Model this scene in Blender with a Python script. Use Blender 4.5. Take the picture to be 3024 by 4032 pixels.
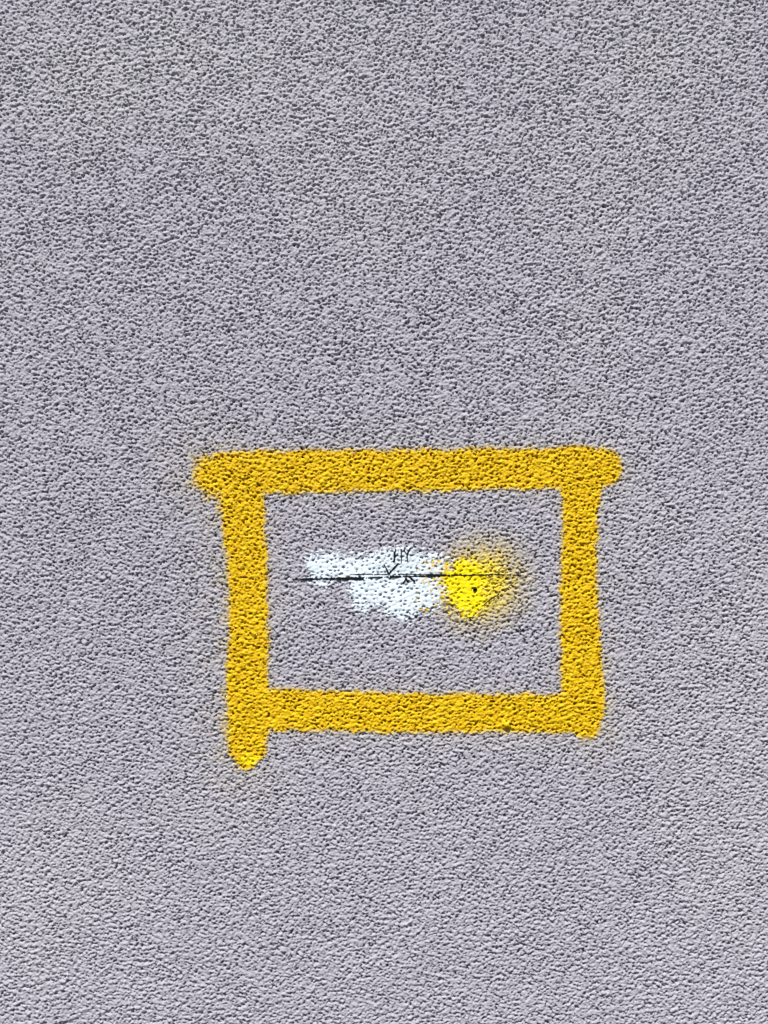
import bpy, math
import numpy as np

# ------------------------------------------------------------------ clear
for o in list(bpy.data.objects):
    bpy.data.objects.remove(o)
scene = bpy.context.scene
COL = scene.collection

# ------------------------------------------------------------------ camera, sky, sun, exposure
S = 0.80 / 3024.0            # metres on the wall for one pixel of the photograph
ZC = 1.674                   # height above ground of the middle of the picture
DIST = 1.150                 # camera to wall

cam_d = bpy.data.cameras.new('camera')
cam_d.sensor_fit = 'VERTICAL'
cam_d.sensor_height = 36.0
cam_d.lens = 36.0 * DIST / (4032 * S)
cam_d.clip_start = 0.01
cam_d.clip_end = 2000.0
cam = bpy.data.objects.new('camera', cam_d)
cam.location = (0.0, -DIST, ZC)
cam.rotation_euler = (math.pi / 2, 0, 0)
COL.objects.link(cam)
scene.camera = cam

SUN_EL, SUN_AZ = math.radians(61), math.radians(-20)    # azimuth from the wall's normal, to the left
w = bpy.data.worlds.new('World')
scene.world = w
w.use_nodes = True
nt = w.node_tree
bg = nt.nodes['Background']
sky = nt.nodes.new('ShaderNodeTexSky')
sky.sky_type = 'NISHITA'
sky.sun_disc = False
sky.sun_elevation = SUN_EL
sky.sun_rotation = math.pi - SUN_AZ
sky.air_density = 1.0
sky.dust_density = 1.0
nt.links.new(sky.outputs[0], bg.inputs['Color'])
bg.inputs['Strength'].default_value = 0.05

sun_d = bpy.data.lights.new('sun', 'SUN')
sun_d.energy = 5.0
sun_d.angle = math.radians(2.0)
sun_d.color = (1.0, 0.97, 0.93)
sun = bpy.data.objects.new('sun', sun_d)
# the lamp shines along its -Z; it stands in front of the wall (-Y), high up
from mathutils import Vector
sdir = Vector((math.sin(SUN_AZ) * math.cos(SUN_EL), -math.cos(SUN_AZ) * math.cos(SUN_EL), math.sin(SUN_EL)))
sun.rotation_euler = sdir.to_track_quat('Z', 'Y').to_euler()
sun.location = sdir * 30
COL.objects.link(sun)

scene.view_settings.view_transform = 'Standard'
scene.view_settings.look = 'None'
scene.view_settings.gamma = 1.0
scene.view_settings.use_curve_mapping = False
scene.view_settings.exposure = 0.70

# ------------------------------------------------------------------ materials
def mat(name):
    m = bpy.data.materials.new(name)
    m.use_nodes = True
    return m, m.node_tree, m.node_tree.nodes['Principled BSDF']

def noise(nt, scale, detail=2.0, rough=0.5, vec=None):
    n = nt.nodes.new('ShaderNodeTexNoise')
    n.inputs['Scale'].default_value = scale
    n.inputs['Detail'].default_value = detail
    n.inputs['Roughness'].default_value = rough
    if vec: nt.links.new(vec, n.inputs['Vector'])
    return n

def ramp(nt, fac, stops):
    r = nt.nodes.new('ShaderNodeValToRGB')
    nt.links.new(fac, r.inputs['Fac'])
    e = r.color_ramp.elements
    e[0].position, e[0].color = stops[0][0], (*stops[0][1], 1)
    e[1].position, e[1].color = stops[-1][0], (*stops[-1][1], 1)
    for p, c in stops[1:-1]:
        k = e.new(p); k.color = (*c, 1)
    return r

def mix(nt, fac, a, b):
    m = nt.nodes.new('ShaderNodeMix')
    m.data_type = 'RGBA'
    nt.links.new(fac, m.inputs['Factor'])
    for s, v in ((6, a), (7, b)):
        if isinstance(v, tuple): m.inputs[s].default_value = (*v, 1)
        else: nt.links.new(v, m.inputs[s])
    return m.outputs[2]

def attr(nt, name):
    a = nt.nodes.new('ShaderNodeAttribute')
    a.attribute_name = name
    return a.outputs['Fac']

YEL_A, YEL_B = (0.58, 0.350, 0.001), (0.66, 0.445, 0.002)
YEL_THICK = (0.50, 0.262, 0.001)
YEL_HEAVY = (0.80, 0.62, 0.002)
YEL_THIN = (0.42, 0.325, 0.008)
WHITE = (0.60, 0.68, 0.745)

def painted(name, rough, spec):
    m, nt, b = mat(name)
    geo = nt.nodes.new('ShaderNodeTexCoord').outputs['Object']
    big = noise(nt, 1.7, 3.0, 0.6, geo)
    mid = noise(nt, 26.0, 4.0, 0.6, geo)
    grain = noise(nt, 560.0, 3.0, 0.65, geo)
    g1 = ramp(nt, big.outputs['Fac'], [(0.34, (0.317, 0.304, 0.353)), (0.50, (0.334, 0.322, 0.367)), (0.66, (0.372, 0.359, 0.391))]).outputs[0]
    g2 = ramp(nt, mid.outputs['Fac'], [(0.30, (0.321, 0.308, 0.353)), (0.70, (0.363, 0.349, 0.394))]).outputs[0]
    half = nt.nodes.new('ShaderNodeValue'); half.outputs[0].default_value = 0.5
    stucco = mix(nt, half.outputs[0], g1, g2)
    # broad soft patches, mostly along the top: a little paler and warmer
    stucco = mix(nt, attr(nt, 'pale_patch'), stucco, (0.390, 0.382, 0.395))
    y = ramp(nt, grain.outputs['Fac'], [(0.35, YEL_A), (0.65, YEL_B)]).outputs[0]
    mott = noise(nt, 75.0, 4.0, 0.65, geo)
    y = mix(nt, ramp(nt, mott.outputs['Fac'], [(0.40, (0, 0, 0)), (0.68, (0.55, 0.55, 0.55))]).outputs[0], y, YEL_THICK)
    y = mix(nt, attr(nt, 'heavy'), y, YEL_HEAVY)      # where much paint went on it is a clear lemon yellow
    # thin overspray is a paler, greyer yellow than the full coat
    thin = mix(nt, attr(nt, 'yellow'), YEL_THIN, y)
    c = mix(nt, attr(nt, 'white'), stucco, WHITE)
    c = mix(nt, attr(nt, 'yellow'), c, thin)
    nt.links.new(c, b.inputs['Base Color'])
    b.inputs['Roughness'].default_value = rough
    b.inputs['Specular IOR Level'].default_value = spec
    # fine sand grain on top of the modelled relief
    bump = nt.nodes.new('ShaderNodeBump')
    st = nt.nodes.new('ShaderNodeMapRange')          # heavy paint smooths the grain
    st.inputs['To Min'].default_value = 0.75; st.inputs['To Max'].default_value = 0.15
    nt.links.new(attr(nt, 'fill'), st.inputs['Value'])
    nt.links.new(st.outputs[0], bump.inputs['Strength'])
    bump.inputs['Distance'].default_value = 0.0011
    nt.links.new(grain.outputs['Fac'], bump.inputs['Height'])
    last = bump
    nt.links.new(last.outputs[0], b.inputs['Normal'])
    return m

M_WALL = painted('roughcast_render', 0.9, 0.2)
M_PAINT = painted('spray_paint', 0.6, 0.2)

M_INK, nt_, b_ = mat('black_marker')
n_ = noise(nt_, 900.0, 2.0)
nt_.links.new(ramp(nt_, n_.outputs['Fac'], [(0.3, (0.004, 0.004, 0.005)), (0.7, (0.012, 0.011, 0.012))]).outputs[0], b_.inputs['Base Color'])
b_.inputs['Roughness'].default_value = 0.85
b_.inputs['Specular IOR Level'].default_value = 0.1

M_HOLE, nt_, b_ = mat('dark_hole')
n_ = noise(nt_, 600.0, 2.0)
nt_.links.new(ramp(nt_, n_.outputs['Fac'], [(0.3, (0.008, 0.007, 0.006)), (0.7, (0.03, 0.026, 0.02))]).outputs[0], b_.inputs['Base Color'])
b_.inputs['Roughness'].default_value = 0.95

M_ASPH, nt_, b_ = mat('asphalt')
n_ = noise(nt_, 90.0, 6.0, 0.7, nt_.nodes.new('ShaderNodeTexCoord').outputs['Object'])
nt_.links.new(ramp(nt_, n_.outputs['Fac'], [(0.3, (0.035, 0.035, 0.036)), (0.7, (0.075, 0.073, 0.070))]).outputs[0], b_.inputs['Base Color'])
b_.inputs['Roughness'].default_value = 0.9

M_BRICK, nt_, b_ = mat('masonry')
n_ = noise(nt_, 12.0, 5.0, 0.6, nt_.nodes.new('ShaderNodeTexCoord').outputs['Object'])
nt_.links.new(ramp(nt_, n_.outputs['Fac'], [(0.3, (0.26, 0.25, 0.25)), (0.7, (0.36, 0.35, 0.34))]).outputs[0], b_.inputs['Base Color'])
b_.inputs['Roughness'].default_value = 0.9

# ------------------------------------------------------------------ mesh helpers
def mesh_np(name, co, faces, m, smooth=True, attrs=None):
    me = bpy.data.meshes.new(name)
    co = np.asarray(co, np.float32); faces = np.asarray(faces, np.int32)
    nv, (nf, k) = len(co), faces.shape
    me.vertices.add(nv); me.vertices.foreach_set('co', co.ravel())
    me.loops.add(nf * k); me.loops.foreach_set('vertex_index', faces.ravel())
    me.polygons.add(nf)
    me.polygons.foreach_set('loop_start', np.arange(0, nf * k, k, dtype=np.int32))
    me.polygons.foreach_set('loop_total', np.full(nf, k, np.int32))
    if smooth: me.polygons.foreach_set('use_smooth', np.ones(nf, bool))
    for an, av in (attrs or {}).items():
        a = me.attributes.new(an, 'FLOAT', 'POINT')
        a.data.foreach_set('value', np.asarray(av, np.float32).ravel())
    me.update(calc_edges=True)
    me.materials.append(m)
    o = bpy.data.objects.new(name, me)
    COL.objects.link(o)
    return o

def box(name, lo, hi, m):
    x0, y0, z0 = lo; x1, y1, z1 = hi
    co = [(x0,y0,z0),(x1,y0,z0),(x1,y1,z0),(x0,y1,z0),(x0,y0,z1),(x1,y0,z1),(x1,y1,z1),(x0,y1,z1)]
    f = [(0,3,2,1),(4,5,6,7),(0,1,5,4),(1,2,6,5),(2,3,7,6),(3,0,4,7)]
    return mesh_np(name, co, f, m, smooth=False)

def empty(name, loc):
    o = bpy.data.objects.new(name, None)
    o.empty_display_size = 0.05
    o.location = loc
    COL.objects.link(o)
    return o

def tag(o, label=None, cat=None, group=None, kind=None):
    if label: o['label'] = label
    if cat: o['category'] = cat
    if group: o['group'] = group
    if kind: o['kind'] = kind
    return o

def child(o, parent):
    o.parent = parent
    o.matrix_parent_inverse = parent.matrix_basis.inverted()
    return o

# ------------------------------------------------------------------ ground
g = 150.0
ground = mesh_np('ground', [(-g,-g,0),(g,-g,0),(g,g,0),(-g,g,0)], [(0,1,2,3)], M_ASPH, smooth=False)
tag(ground, kind='structure')

# ------------------------------------------------------------------ relief of the render (periodic noise tile, 1 mm cells)
G = 0.0009                   # mesh step on the wall in view
NX, NZ = 940, 1240           # cells of the field in view; the relief repeats seamlessly beyond it
fy = np.fft.fftfreq(NZ)[:, None]; fx = np.fft.fftfreq(NX)[None, :]
def band(lam, width, aniso=1.0, rot=0.0, seed=0):
    """noise with wavelength about lam millimetres, stretched sideways by aniso and turned by rot"""
    lam = lam / (G * 1000)
    r = np.random.default_rng(seed)
    c, s_ = math.cos(rot), math.sin(rot)
    u = (fx * c + fy * s_) * aniso; v = (-fx * s_ + fy * c)
    f = np.sqrt(u * u + v * v)
    H = np.exp(-((f - 1.0 / lam) / (width / lam)) ** 2)
    n = np.fft.ifft2(np.fft.fft2(r.standard_normal((NZ, NX))) * H).real
    return (n / n.std()).astype(np.float32)
def lowp(lam, seed, aniso=1.0):
    lam = lam / (G * 1000)
    r = np.random.default_rng(seed)
    H = np.exp(-(fx * fx * aniso * aniso + fy * fy) * (lam * lam) / 2 * 6)
    n = np.fft.ifft2(np.fft.fft2(r.standard_normal((NZ, NX))) * H).real
    return (n / n.std()).astype(np.float32)
def sstep(a, b, x):
    t = np.clip((x - a) / (b - a), 0, 1)
    return t * t * (3 - 2 * t)

ROT = math.radians(10)
n_fine = band(3.3, 0.75, 1.30, ROT, 1)
n_mid = band(6.2, 0.8, 1.5, ROT, 2)
n_pit = band(4.3, 0.6, 1.25, ROT, 3)
n_pore = band(3.6, 0.5, 1.15, ROT, 5)
n_big = lowp(25.0, 4)
pit = sstep(1.42, 1.88, n_pit - 0.2 * n_mid) * (0.45 + 0.7 * sstep(-1.2, 1.2, lowp(7.0, 8)))
pore = sstep(1.75, 2.4, n_pore)
n_fine = n_fine * (0.75 + 0.4 * np.tanh(np.abs(lowp(9.0, 9))))        # rougher and smoother spots
relief = 0.36 * n_fine + 0.30 * n_mid + 0.16 * n_big - 6.5 * pit - 3.0 * pore     # millimetres, + is towards the viewer
spit = sstep(1.12, 1.8, n_pit - 0.25 * n_mid)
smooth_rel = 0.06 * n_fine + 0.12 * n_mid + 0.30 * n_big - 3.2 * spit + 0.35

# ------------------------------------------------------------------ grid of the field in view
FX, FZ = NX * G / 2, NZ * G / 2                   # its half size, 0.423 x 0.558 m
jx = np.arange(NX + 1) - NX // 2; jz = np.arange(NZ + 1) - NZ // 2
gx = jx * G; gz = ZC + jz * G
X, Z = np.meshgrid(gx, gz)
ix = jx % NX; iz = (-jz) % NZ
def pick(tile): return tile[np.ix_(iz, ix)]
PX = (X / S + 1512).astype(np.float32)            # photograph pixels on the wall plane
PY = (2016 - (Z - ZC) / S).astype(np.float32)

edge = pick(lowp(9.0, 11)); edge2 = pick(lowp(3.0, 12)); speck = pick(lowp(1.3, 13)); drift = pick(lowp(40.0, 14))
R = pick(relief); RS = pick(smooth_rel)

# ------------------------------------------------------------------ paint coverage
K = 3024 / 1659.0                                   # overview coordinates -> photograph pixels
def chain(pts, k=K):
    """signed distance (photo px) to a stroke given as (x, y, half width) points"""
    d = np.full(PX.shape, 1e6, np.float32)
    pts = [(a * k, b * k, r * k) for a, b, r in pts]
    for (x0, y0, r0), (x1, y1, r1) in zip(pts[:-1], pts[1:]):
        ux, uy = x1 - x0, y1 - y0
        t = np.clip(((PX - x0) * ux + (PY - y0) * uy) / (ux * ux + uy * uy), 0, 1)
        dd = np.hypot(PX - x0 - t * ux, PY - y0 - t * uy) - (r0 + (r1 - r0) * t)
        d = np.minimum(d, dd)
    return d

strokes = [
    ('top',    [(464, 1027, 39), (492, 1022, 45), (560, 1020, 47), (720, 1017, 45), (880, 1016, 44), (1100, 1013, 44), (1250, 1010, 45), (1304, 1010, 40)]),
    ('left',   [(520, 1050, 52), (526, 1105, 47), (534, 1200, 44), (538, 1300, 42), (537, 1400, 44), (535, 1500, 45), (536, 1570, 45), (535, 1610, 41), (532, 1634, 27)]),
    ('right',  [(1256, 1050, 44), (1254, 1110, 38), (1251, 1200, 39), (1251, 1300, 41), (1254, 1400, 43), (1258, 1480, 45), (1261, 1530, 45), (1268, 1568, 29)]),
    ('bottom', [(545, 1530, 42), (620, 1533, 45), (720, 1537, 43), (900, 1540, 43), (1100, 1541, 41), (1250, 1541, 40)]),
]
sds = [chain(p) for _, p in strokes]
SD = np.stack(sds)
stroke_id = SD.argmin(0)
sd = SD.min(0)
sdn = sd + 3 * edge + 2 * edge2 - 3                     # ragged edge
body = sstep(25, -25, sdn)
yel = sstep(0.15, 0.85, body + 0.10 * speck * (body > 0.02) * (body < 0.98))
# overspray: a dusting that fades outwards, heavier to the left of the frame and below its corners
hx, hy = PX / K, PY / K
left_bias = 0.45 + 1.0 * sstep(560, 430, hx) + 0.5 * sstep(1240, 1320, hx) * sstep(1250, 1500, hy)
halo = left_bias * (0.55 * np.exp(-np.maximum(sd, 0) / 26.0) + 0.20 * np.exp(-np.maximum(sd, 0) / 105.0))
halo_blob = 0.5 * np.exp(-(((hx - 545) / 70) ** 2 + ((hy - 1690) / 45) ** 2)) + 0.4 * np.exp(-(((hx - 1285) / 60) ** 2 + ((hy - 1600) / 30) ** 2)) \
          + 0.3 * np.exp(-(((hx - 420) / 60) ** 2 + ((hy - 1000) / 60) ** 2))
halo = halo * (0.65 + 0.35 * np.tanh(edge)) + halo_blob * 0.2
dust = sstep(0.30, 1.1, halo + 0.06 * edge2 + 0.16 * speck) * np.clip(halo * 2.2, 0, 0.65) + 0.50 * np.clip(halo, 0, 0.6)
yel = np.maximum(yel, dust)

# white patch and yellow spot, outlined in the coordinates of a close-up (px = 1000 + 0.7535 u, py = 1950 + 0.7535 v)
U = (PX - 1000) / 0.7535; V = (PY - 1950) / 0.7535
def poly_sd(pts):
    pts = np.array(pts, float); n = len(pts)
    d = np.full(U.shape, 1e6, np.float32); ins = np.zeros(U.shape, bool)
    for i in range(n):
        x0, y0 = pts[i]; x1, y1 = pts[(i + 1) % n]
        ux, uy = x1 - x0, y1 - y0
        t = np.clip(((U - x0) * ux + (V - y0) * uy) / (ux * ux + uy * uy), 0, 1)
        d = np.minimum(d, np.hypot(U - x0 - t * ux, V - y0 - t * uy))
        c = (y0 > V) != (y1 > V)
        with np.errstate(divide='ignore', invalid='ignore'):
            ins ^= c & (U < (x1 - x0) * (V - y0) / (y1 - y0 + 1e-9) + x0)
    return np.where(ins, -d, d)
wpoly = [(282, 345), (300, 312), (400, 308), (520, 318), (600, 308), (680, 292), (760, 280), (840, 288), (910, 318), (1000, 330), (1050, 350),
         (1040, 450), (1005, 520), (960, 575), (925, 600), (850, 605), (815, 640), (775, 662), (735, 636), (690, 600), (640, 570), (600, 585), (575, 610),
         (545, 600), (525, 560), (500, 510), (498, 465), (470, 440), (395, 452), (372, 480), (335, 462), (300, 432), (280, 395)]
wsd = poly_sd(wpoly)
wsdn = wsd + 13 * edge2 + 3 * edge + 8 * speck * sstep(430, 560, V) + 14 * speck * sstep(430, 330, U)
wbody = sstep(16, -20, wsdn)
whi = sstep(0.25, 0.75, wbody + 0.30 * speck * (wbody > 0.01) * (wbody < 0.97))
# the lower left half of the patch is solid, its right half and rim are speckled; stray white dots lie round it
rimness = sstep(60, 5, np.abs(wsd + 5))
whi = np.maximum(whi, 0.85 * sstep(0.9, 1.5, speck + 0.4 * edge2 + 0.9 * rimness - 0.2) * sstep(55, 15, wsd))
# dark grains of the render that the paint did not reach
miss = sstep(1.05, 1.6, pick(n_pit) * 0.7 + 0.4 * speck + 0.6 * rimness) 
whi = whi * (1 - 0.75 * miss)

du, dv = U - 1105, V - 470
ang = np.arctan2(dv, du)
rad = np.hypot(du / 112, (dv) / np.where(dv < 0, 150, 158)) - 1 + 0.08 * np.sin(3 * ang + 0.8) + 0.05 * np.sin(5 * ang)
rad = rad - 0.05 * np.sin(ang * 2)
spot_b = sstep(0.38, -0.32, rad + 0.09 * edge2 + 0.03 * edge)
spot = sstep(0.2, 0.8, spot_b + (0.16 + 0.3 * sstep(1080, 1000, U)) * speck * (spot_b > 0.02) * (spot_b < 0.97))
# dusting round the spot: drawn out to the right and downwards
hr = np.hypot((U - 1195 + 0.08 * (V - 450)) / 300, (V - 462) / 300) + 0.03 * edge
hs = np.clip(1.15 - hr, 0, 1) ** 1.3 * sstep(870, 1020, U + 20 * edge)
sp_dust = np.clip(0.85 * hs + 0.05 * hs * edge2 + sstep(0.2, 0.9, hs + 0.10 * edge2 + 0.08 * speck) * 0.2, 0, 0.9)
# yellow droplets spattered on the white
drop_zone = sstep(820, 1000, U) * sstep(1040, 1000, U) * sstep(330, 390, V) * sstep(640, 540, V)
drops = sstep(1.5, 2.0, edge2 * 0.95 + 0.6 * speck + 1.15 * drop_zone * sstep(820, 1010, U)) * (drop_zone > 0.02)
spot_all = np.maximum(np.maximum(spot, sp_dust), drops)
yel = np.maximum(yel, spot_all)

# heavy paint fills the pits of the render
run = sstep(0.95, 0.2, np.hypot((PX / K - 541) / 26, (PY / K - 1640) / 17) + 0.2 * edge2)           # thick end of the left stroke
fill = np.clip(np.maximum(np.maximum(0.97 * wbody, 0.86 * spot_b * sstep(1.25, 0.3, rad + 1 - 0.1)), 0.9 * run), 0, 1)
fill = np.maximum(fill, 0.12 * body)
Hmm = R * (1 - fill) + RS * fill

pale_patch = np.zeros_like(PX)
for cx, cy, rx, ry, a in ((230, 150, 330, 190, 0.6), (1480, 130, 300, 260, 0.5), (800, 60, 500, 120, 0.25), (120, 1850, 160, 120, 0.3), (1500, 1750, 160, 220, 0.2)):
    pale_patch += a * np.exp(-((hx - cx) / rx) ** 2 - ((hy - cy) / ry) ** 2)
pale_patch = np.clip(0.6 * pale_patch * (0.85 + 0.2 * drift), 0, 0.8) * sstep(FX, FX - 0.05, np.abs(X)) * sstep(FZ, FZ - 0.05, np.abs(Z - ZC))
heavy = np.maximum(np.maximum(sstep(0.15, 0.95, spot_b + 0.1 * edge2), 0.75 * np.clip(hs * 1.3, 0, 1)), 0.8 * run)

# a coarse grain sticks out of the wall at the lower edge of the bottom stroke
Hmm = Hmm + 4.2 * np.exp(-((PX - 1992) / 12) ** 2 - ((PY - 2852) / 13) ** 2) - 3.0 * np.exp(-((PX - 1993) / 15) ** 2 - ((PY - 2874) / 7) ** 2)
# drill hole
HX, HY, HR = 1871.0, 2323.0, 6.6
hole_d = np.hypot(PX - HX, PY - HY)
Hmm = np.where(hole_d < HR * 1.25, -11.0, Hmm)

Y = (-Hmm / 1000.0).astype(np.float32)

# ------------------------------------------------------------------ the wall
nz, nx = X.shape
wall = tag(empty('rendered_wall', (0, 0, 0)), 'light grey roughcast wall with pitted texture behind all the paint marks', 'wall')
idx = np.arange(nz * nx, dtype=np.int32).reshape(nz, nx)
quads = np.stack([idx[:-1, :-1], idx[:-1, 1:], idx[1:, 1:], idx[1:, :-1]], -1)
coat = mesh_np('render_coat', np.stack([X, Y, Z], -1).reshape(-1, 3), quads.reshape(-1, 4), M_WALL,
               attrs={'yellow': yel, 'white': whi, 'heavy': heavy, 'fill': fill, 'pale_patch': pale_patch})
child(coat, wall)
# the rest of the wall: the same relief, bare, in wider meshes that share their data
sub = (slice(None, None, 2), slice(None, None, 2))
Xs, Zs = X[sub], Z[sub] - ZC
Ys = (-1.15 * pick(relief) / 1000.0)[sub]
idx2 = np.arange(Xs.size, dtype=np.int32).reshape(Xs.shape)
q2 = np.stack([idx2[:-1, :-1], idx2[:-1, 1:], idx2[1:, 1:], idx2[1:, :-1]], -1).reshape(-1, 4)
bare = None
for cx in range(-2, 3):
    for cz in (-1, 0, 1):
        if cx == 0 and cz == 0: continue
        if bare is None:
            bare = mesh_np('render_coat', np.stack([Xs, Ys, Zs], -1).reshape(-1, 3), q2, M_WALL)
            o = bare
        else:
            o = bare.copy(); COL.objects.link(o)
        o.location = (cx * 2 * FX, 0, ZC + cz * 2 * FZ)
        o.parent = wall
WX, WZ = 5 * FX, ZC + 3 * FZ
child(box('masonry', (-WX, 0.012, 0.0), (WX, 0.26, WZ), M_BRICK), wall)
child(box('coping', (-WX - 0.04, -0.04, WZ), (WX + 0.04, 0.30, WZ + 0.06), M_BRICK), wall)
for sx in (-1, 1):
    child(box('corner_bead', (sx * WX - (0 if sx > 0 else 0.03), -0.004, 0.0), (sx * WX + (0.03 if sx > 0 else 0), 0.26, WZ - 0.001), M_BRICK), wall)

# ------------------------------------------------------------------ paint films
def film(name, sel, lift=0.00035):
    """a coat of paint lying on the relief: the wall's own cells where sel holds, lifted by its thickness"""
    q = quads[sel]
    used, inv = np.unique(q, return_inverse=True)
    co = np.stack([X, Y, Z], -1).reshape(-1, 3)[used]
    co[:, 1] -= lift
    return mesh_np(name, co, inv.reshape(-1, 4), M_PAINT,
                   attrs={'yellow': yel.ravel()[used], 'white': whi.ravel()[used], 'heavy': heavy.ravel()[used], 'fill': fill.ravel()[used]})

def cell(a): return 0.25 * (a[:-1, :-1] + a[1:, :-1] + a[:-1, 1:] + a[1:, 1:])
c_body = cell(np.where(SD.min(0) < 200, sstep(0.15, 0.85, body + 0.10 * speck * (body > 0.02) * (body < 0.98)), 0)) > 0.5
c_sid = stroke_id[:-1, :-1]
c_spot = (cell(np.maximum(spot, drops)) > 0.5)
c_white = (cell(whi) > 0.5) & ~c_spot
c_run = cell(run) > 0.5

def base(px, py): return ((px - 1512) * S, -0.0005, ZC - (py - 2016) * S)
frame = tag(empty('painted_frame', base(536 * K, 1660 * K)),
            'yellow spray painted rectangular outline with overshooting corners on the grey wall', 'painted frame')
frame_labels = ['top stroke with rounded ends overshooting both corners', 'left stroke running down past the lower corner',
                'right stroke with a short stub below the corner', 'bottom stroke between the two upright strokes']
for k in range(4):
    st = film('paint_stroke', c_body & (c_sid == k) & ~c_run)
    tag(st, frame_labels[k]); child(st, frame)
    if k == 1:
        child(tag(film('paint_run', c_body & c_run), 'thick glossy paint at the lower end of the stroke'), st)

tag(film('paint_patch', c_white), 'white paint patch tapering downwards under the black line inside the yellow frame', 'paint patch')
tag(film('paint_spot', c_spot), 'bright yellow sprayed paint spot right of the white patch', 'paint spot')

# ------------------------------------------------------------------ drill hole
hc = base(HX, HY)
ring = []
n = 14
prof = [(2.3, -0.50), (1.75, -0.70), (1.45, -0.2), (1.35, 3.0), (1.2, 9.5)]
for r, y in prof:
    for i in range(n):
        a = 2 * math.pi * i / n
        j = 1 + 0.08 * math.sin(3 * a + 1) + 0.05 * math.sin(5 * a)
        ring.append((hc[0] + r * j * math.cos(a) / 1000, y / 1000, hc[2] + r * j * math.sin(a) / 1000))
f = []
for k in range(len(prof) - 1):
    for i in range(n):
        a, b = k * n + i, k * n + (i + 1) % n
        f.append((a, b, b + n, a + n))
ring.append((hc[0], 9.7 / 1000, hc[2]))
hole_me = bpy.data.meshes.new('drill_hole')
hole_me.from_pydata(ring, [], f + [((len(prof) - 1) * n + i, (len(prof) - 1) * n + (i + 1) % n, len(ring) - 1) for i in range(n)])
hole_me.materials.append(M_HOLE)
hole = bpy.data.objects.new('drill_hole', hole_me); COL.objects.link(hole)
tag(hole, 'small round black hole in the middle of the yellow spot', 'hole')

# ------------------------------------------------------------------ black marker lines draped over the relief
Hf = Hmm
x_lo, z_lo = gx[0], gz[0]
def surf(x, z):
    i = int(round((x - x_lo) / G)); j = int(round((z - z_lo) / G))
    return float(Hf[max(j - 1, 0):j + 2, max(i - 1, 0):i + 2].max())
pen = np.random.default_rng(21)
def ribbon(runs, name, dash=0.0, jit=0.25, lift=0.35, wob=0.0):
    """runs: lists of (px, py, width) in photograph pixels; one mesh of thin ink strips with uneven edges"""
    co, fc = [], []
    for ri, pts in enumerate(runs):
        cut = dash[ri] if isinstance(dash, tuple) else dash
        P = np.array(pts, float)
        seg = np.hypot(np.diff(P[:, 0]), np.diff(P[:, 1])); L = np.concatenate([[0], np.cumsum(seg)])
        m = max(int(L[-1] / 2.2), 3)
        t = np.linspace(0, L[-1], m)
        px, py, wd = (np.interp(t, L, P[:, k]) for k in range(3))
        wn = np.convolve(pen.standard_normal(m + 4), np.ones(5) / 5, 'valid') * 2.0
        wd = np.maximum(wd * 1.2 * (1 + jit * wn), 1.2)
        py = py + wob * np.convolve(pen.standard_normal(m + 6), np.ones(7) / 7, 'valid')
        tx, ty = np.gradient(px), np.gradient(py); nn = np.hypot(tx, ty) + 1e-9
        ox, oy = -ty / nn, tx / nn
        gap = np.convolve(pen.standard_normal(m + 6), np.ones(7) / 7, 'valid') * 2.6
        on = gap > (-9 if cut == 0 else cut)
        hh = []
        for i in range(m):
            hh.append(surf((px[i] - 1512) * S, ZC - (py[i] - 2016) * S))
        hh = np.array(hh)
        hh = np.maximum(hh, np.maximum(np.roll(hh, 1), np.roll(hh, -1)) - 0.15)
        prev = None
        for i in range(m):
            if not on[i]: prev = None; continue
            b = len(co)
            for sg in (-1, 1):
                qx = px[i] + sg * ox[i] * wd[i] / 2; qy = py[i] + sg * oy[i] * wd[i] / 2
                co.append(((qx - 1512) * S, -(hh[i] + lift) / 1000, ZC - (qy - 2016) * S))
            if prev is not None: fc.append((prev, prev + 1, b + 1, b))
            prev = b
    me = bpy.data.meshes.new(name); me.from_pydata(co, [], fc); me.materials.append(M_INK)
    me.polygons.foreach_set('use_smooth', np.ones(len(fc), bool))
    o = bpy.data.objects.new(name, me); COL.objects.link(o)
    return o
def zu(*p): return [(1000 + 0.7535 * a, 1950 + 0.7535 * b, 0.7535 * c) for a, b, c in p]       # close-up of the frame's inside
def zl(*p): return [(1400 + 0.211 * a, 2130 + 0.211 * b, 0.211 * c) for a, b, c in p]         # close-up of the lettering
def zr(*p): return [(1700 + 0.2712 * a, 2100 + 0.2712 * b, 0.2712 * c) for a, b, c in p]      # close-up of the spot

tag(ribbon([zu((503, 413, 3.5), (640, 413, 5), (800, 412, 5), (905, 413, 4), (1005, 414, 4))], 'drawn_line', dash=-1.9, wob=0.6),
    'thin straight black line along the upper side of the thicker dashed line', 'line')
tag(ribbon([zu((200, 438, 4), (230, 438, 6), (290, 438, 10)), zu((290, 438, 10), (400, 436, 9), (470, 436, 12), (575, 435, 12)),
            zu((580, 432, 6), (660, 430, 7), (730, 426, 10), (790, 424, 7)), zu((790, 424, 8), (880, 424, 7), (960, 420, 11), (1025, 420, 9)),
            zu((1030, 418, 7), (1120, 418, 7), (1190, 415, 7), (1250, 414, 6)), zu((1255, 413, 5), (1335, 417, 4), (1410, 421, 2.5))],
           'drawn_line', dash=(-1.5, 0, -1.3, -1.5, -1.5, -0.7), wob=1.2),
    'long broken black line crossing the white patch and the yellow spot', 'line')
tag(ribbon([zu((290, 416, 5), (322, 415, 4))], 'short_dash'), 'short black dash at the left end of the white patch', 'dash')

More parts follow.
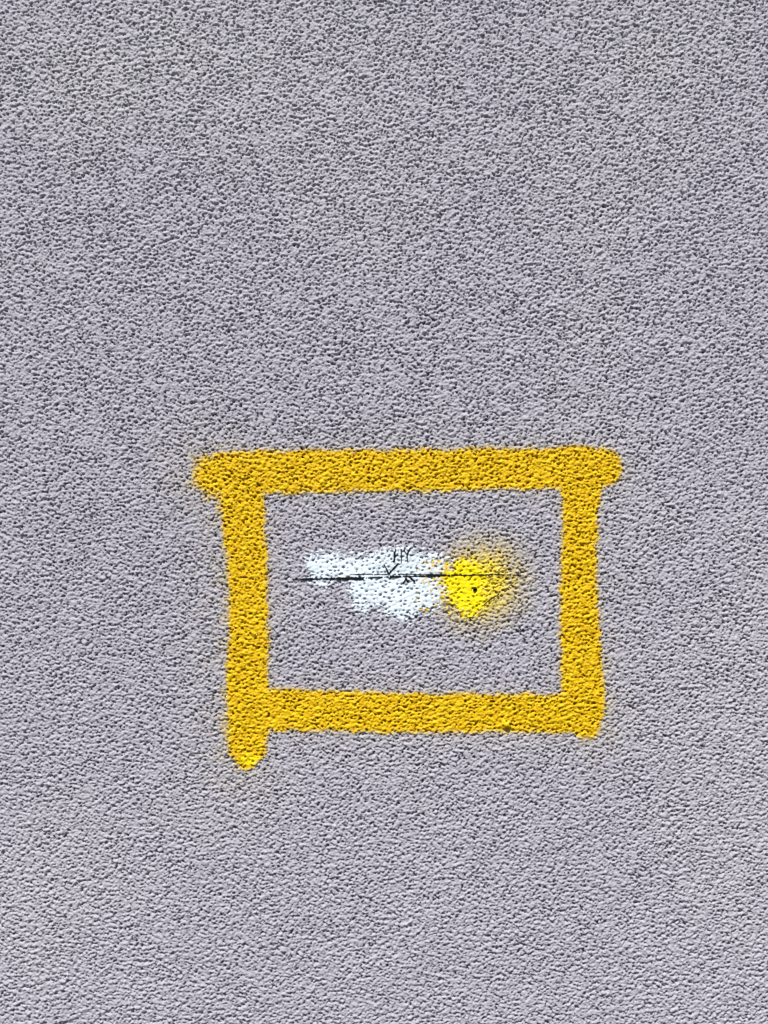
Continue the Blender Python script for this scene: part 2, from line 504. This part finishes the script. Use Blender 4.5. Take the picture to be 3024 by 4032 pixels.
word = tag(empty('handwritten_letters', base(1578, 2217)), 'thin black handwritten letters HIY above the check mark', 'handwriting')
for runs in ([zl((720, 190, 14), (722, 300, 13), (712, 402, 24)), zl((746, 150, 12), (736, 280, 13), (726, 395, 14)), zl((740, 272, 14), (805, 272, 13))],
             [zl((852, 150, 22), (852, 230, 15), (857, 300, 14), (850, 410, 13))],
             [zl((902, 160, 14), (938, 225, 13), (965, 255, 15)), zl((1026, 124, 15), (985, 195, 16), (962, 262, 16), (962, 320, 14), (975, 395, 14))]):
    child(ribbon([[(a, b, c * 1.3) for a, b, c in r] for r in runs], 'letter', jit=0.15), word)
tag(ribbon([zl((528, 428, 16), (575, 520, 22), (618, 618, 28)), zl((803, 412, 22), (720, 505, 32), (625, 612, 28))], 'check_mark', jit=0.12),
    'black V shaped check mark with its point on the thin line', 'check mark')
tag(ribbon([zl((882, 805, 30), (920, 742, 30), (948, 690, 24)), zl((945, 695, 26), (972, 760, 34), (995, 775, 30)), zl((985, 775, 24), (1001, 722, 22)),
            zl((1005, 655, 26), (1050, 715, 38), (1110, 765, 44))], 'marker_scribble', jit=0.12),
    'thick black M shaped scribble just under the black line', 'scribble')
tag(ribbon([zr((752, 1044, 8), (805, 990, 12), (860, 955, 12), (920, 912, 11), (978, 890, 8))], 'scratch'),
    'short slanting black scratch at the lower right of the yellow spot', 'scratch')
specks = [
    ([zr((1295, 1118, 8), (1300, 1098, 9), (1318, 1100, 9)), zr((1283, 1132, 8), (1292, 1134, 7))], 'tiny hooked black fleck right of the slanting scratch'),
    ([zr((1272, 1352, 8), (1277, 1380, 14), (1296, 1396, 8))], 'small curved black fleck below the hooked fleck'),
    ([zr((1325, 1525, 16), (1348, 1536, 20), (1352, 1556, 15)), zr((1358, 1545, 12), (1370, 1530, 10))], 'clustered black fleck between the spot and the lower right corner of the frame'),
    ([zr((1512, 1100, 9), (1518, 1132, 8))], 'tiny upright black fleck nearest the right stroke of the frame'),
    ([[(2895, 3542, 3), (2899, 3556, 4)]], 'tiny black fleck near the right edge of the wall view, low down'),
    ([[(2196, 1318, 4), (2210, 1326, 5)], [(2206, 1338, 4), (2222, 1332, 4)]], 'small black fleck on the bare wall above the frame'),
]
for runs, lab in specks:
    tag(ribbon(runs, 'black_fleck', jit=0.15), lab, 'fleck', 'black flecks on the wall')
print('wall verts', nz * nx)
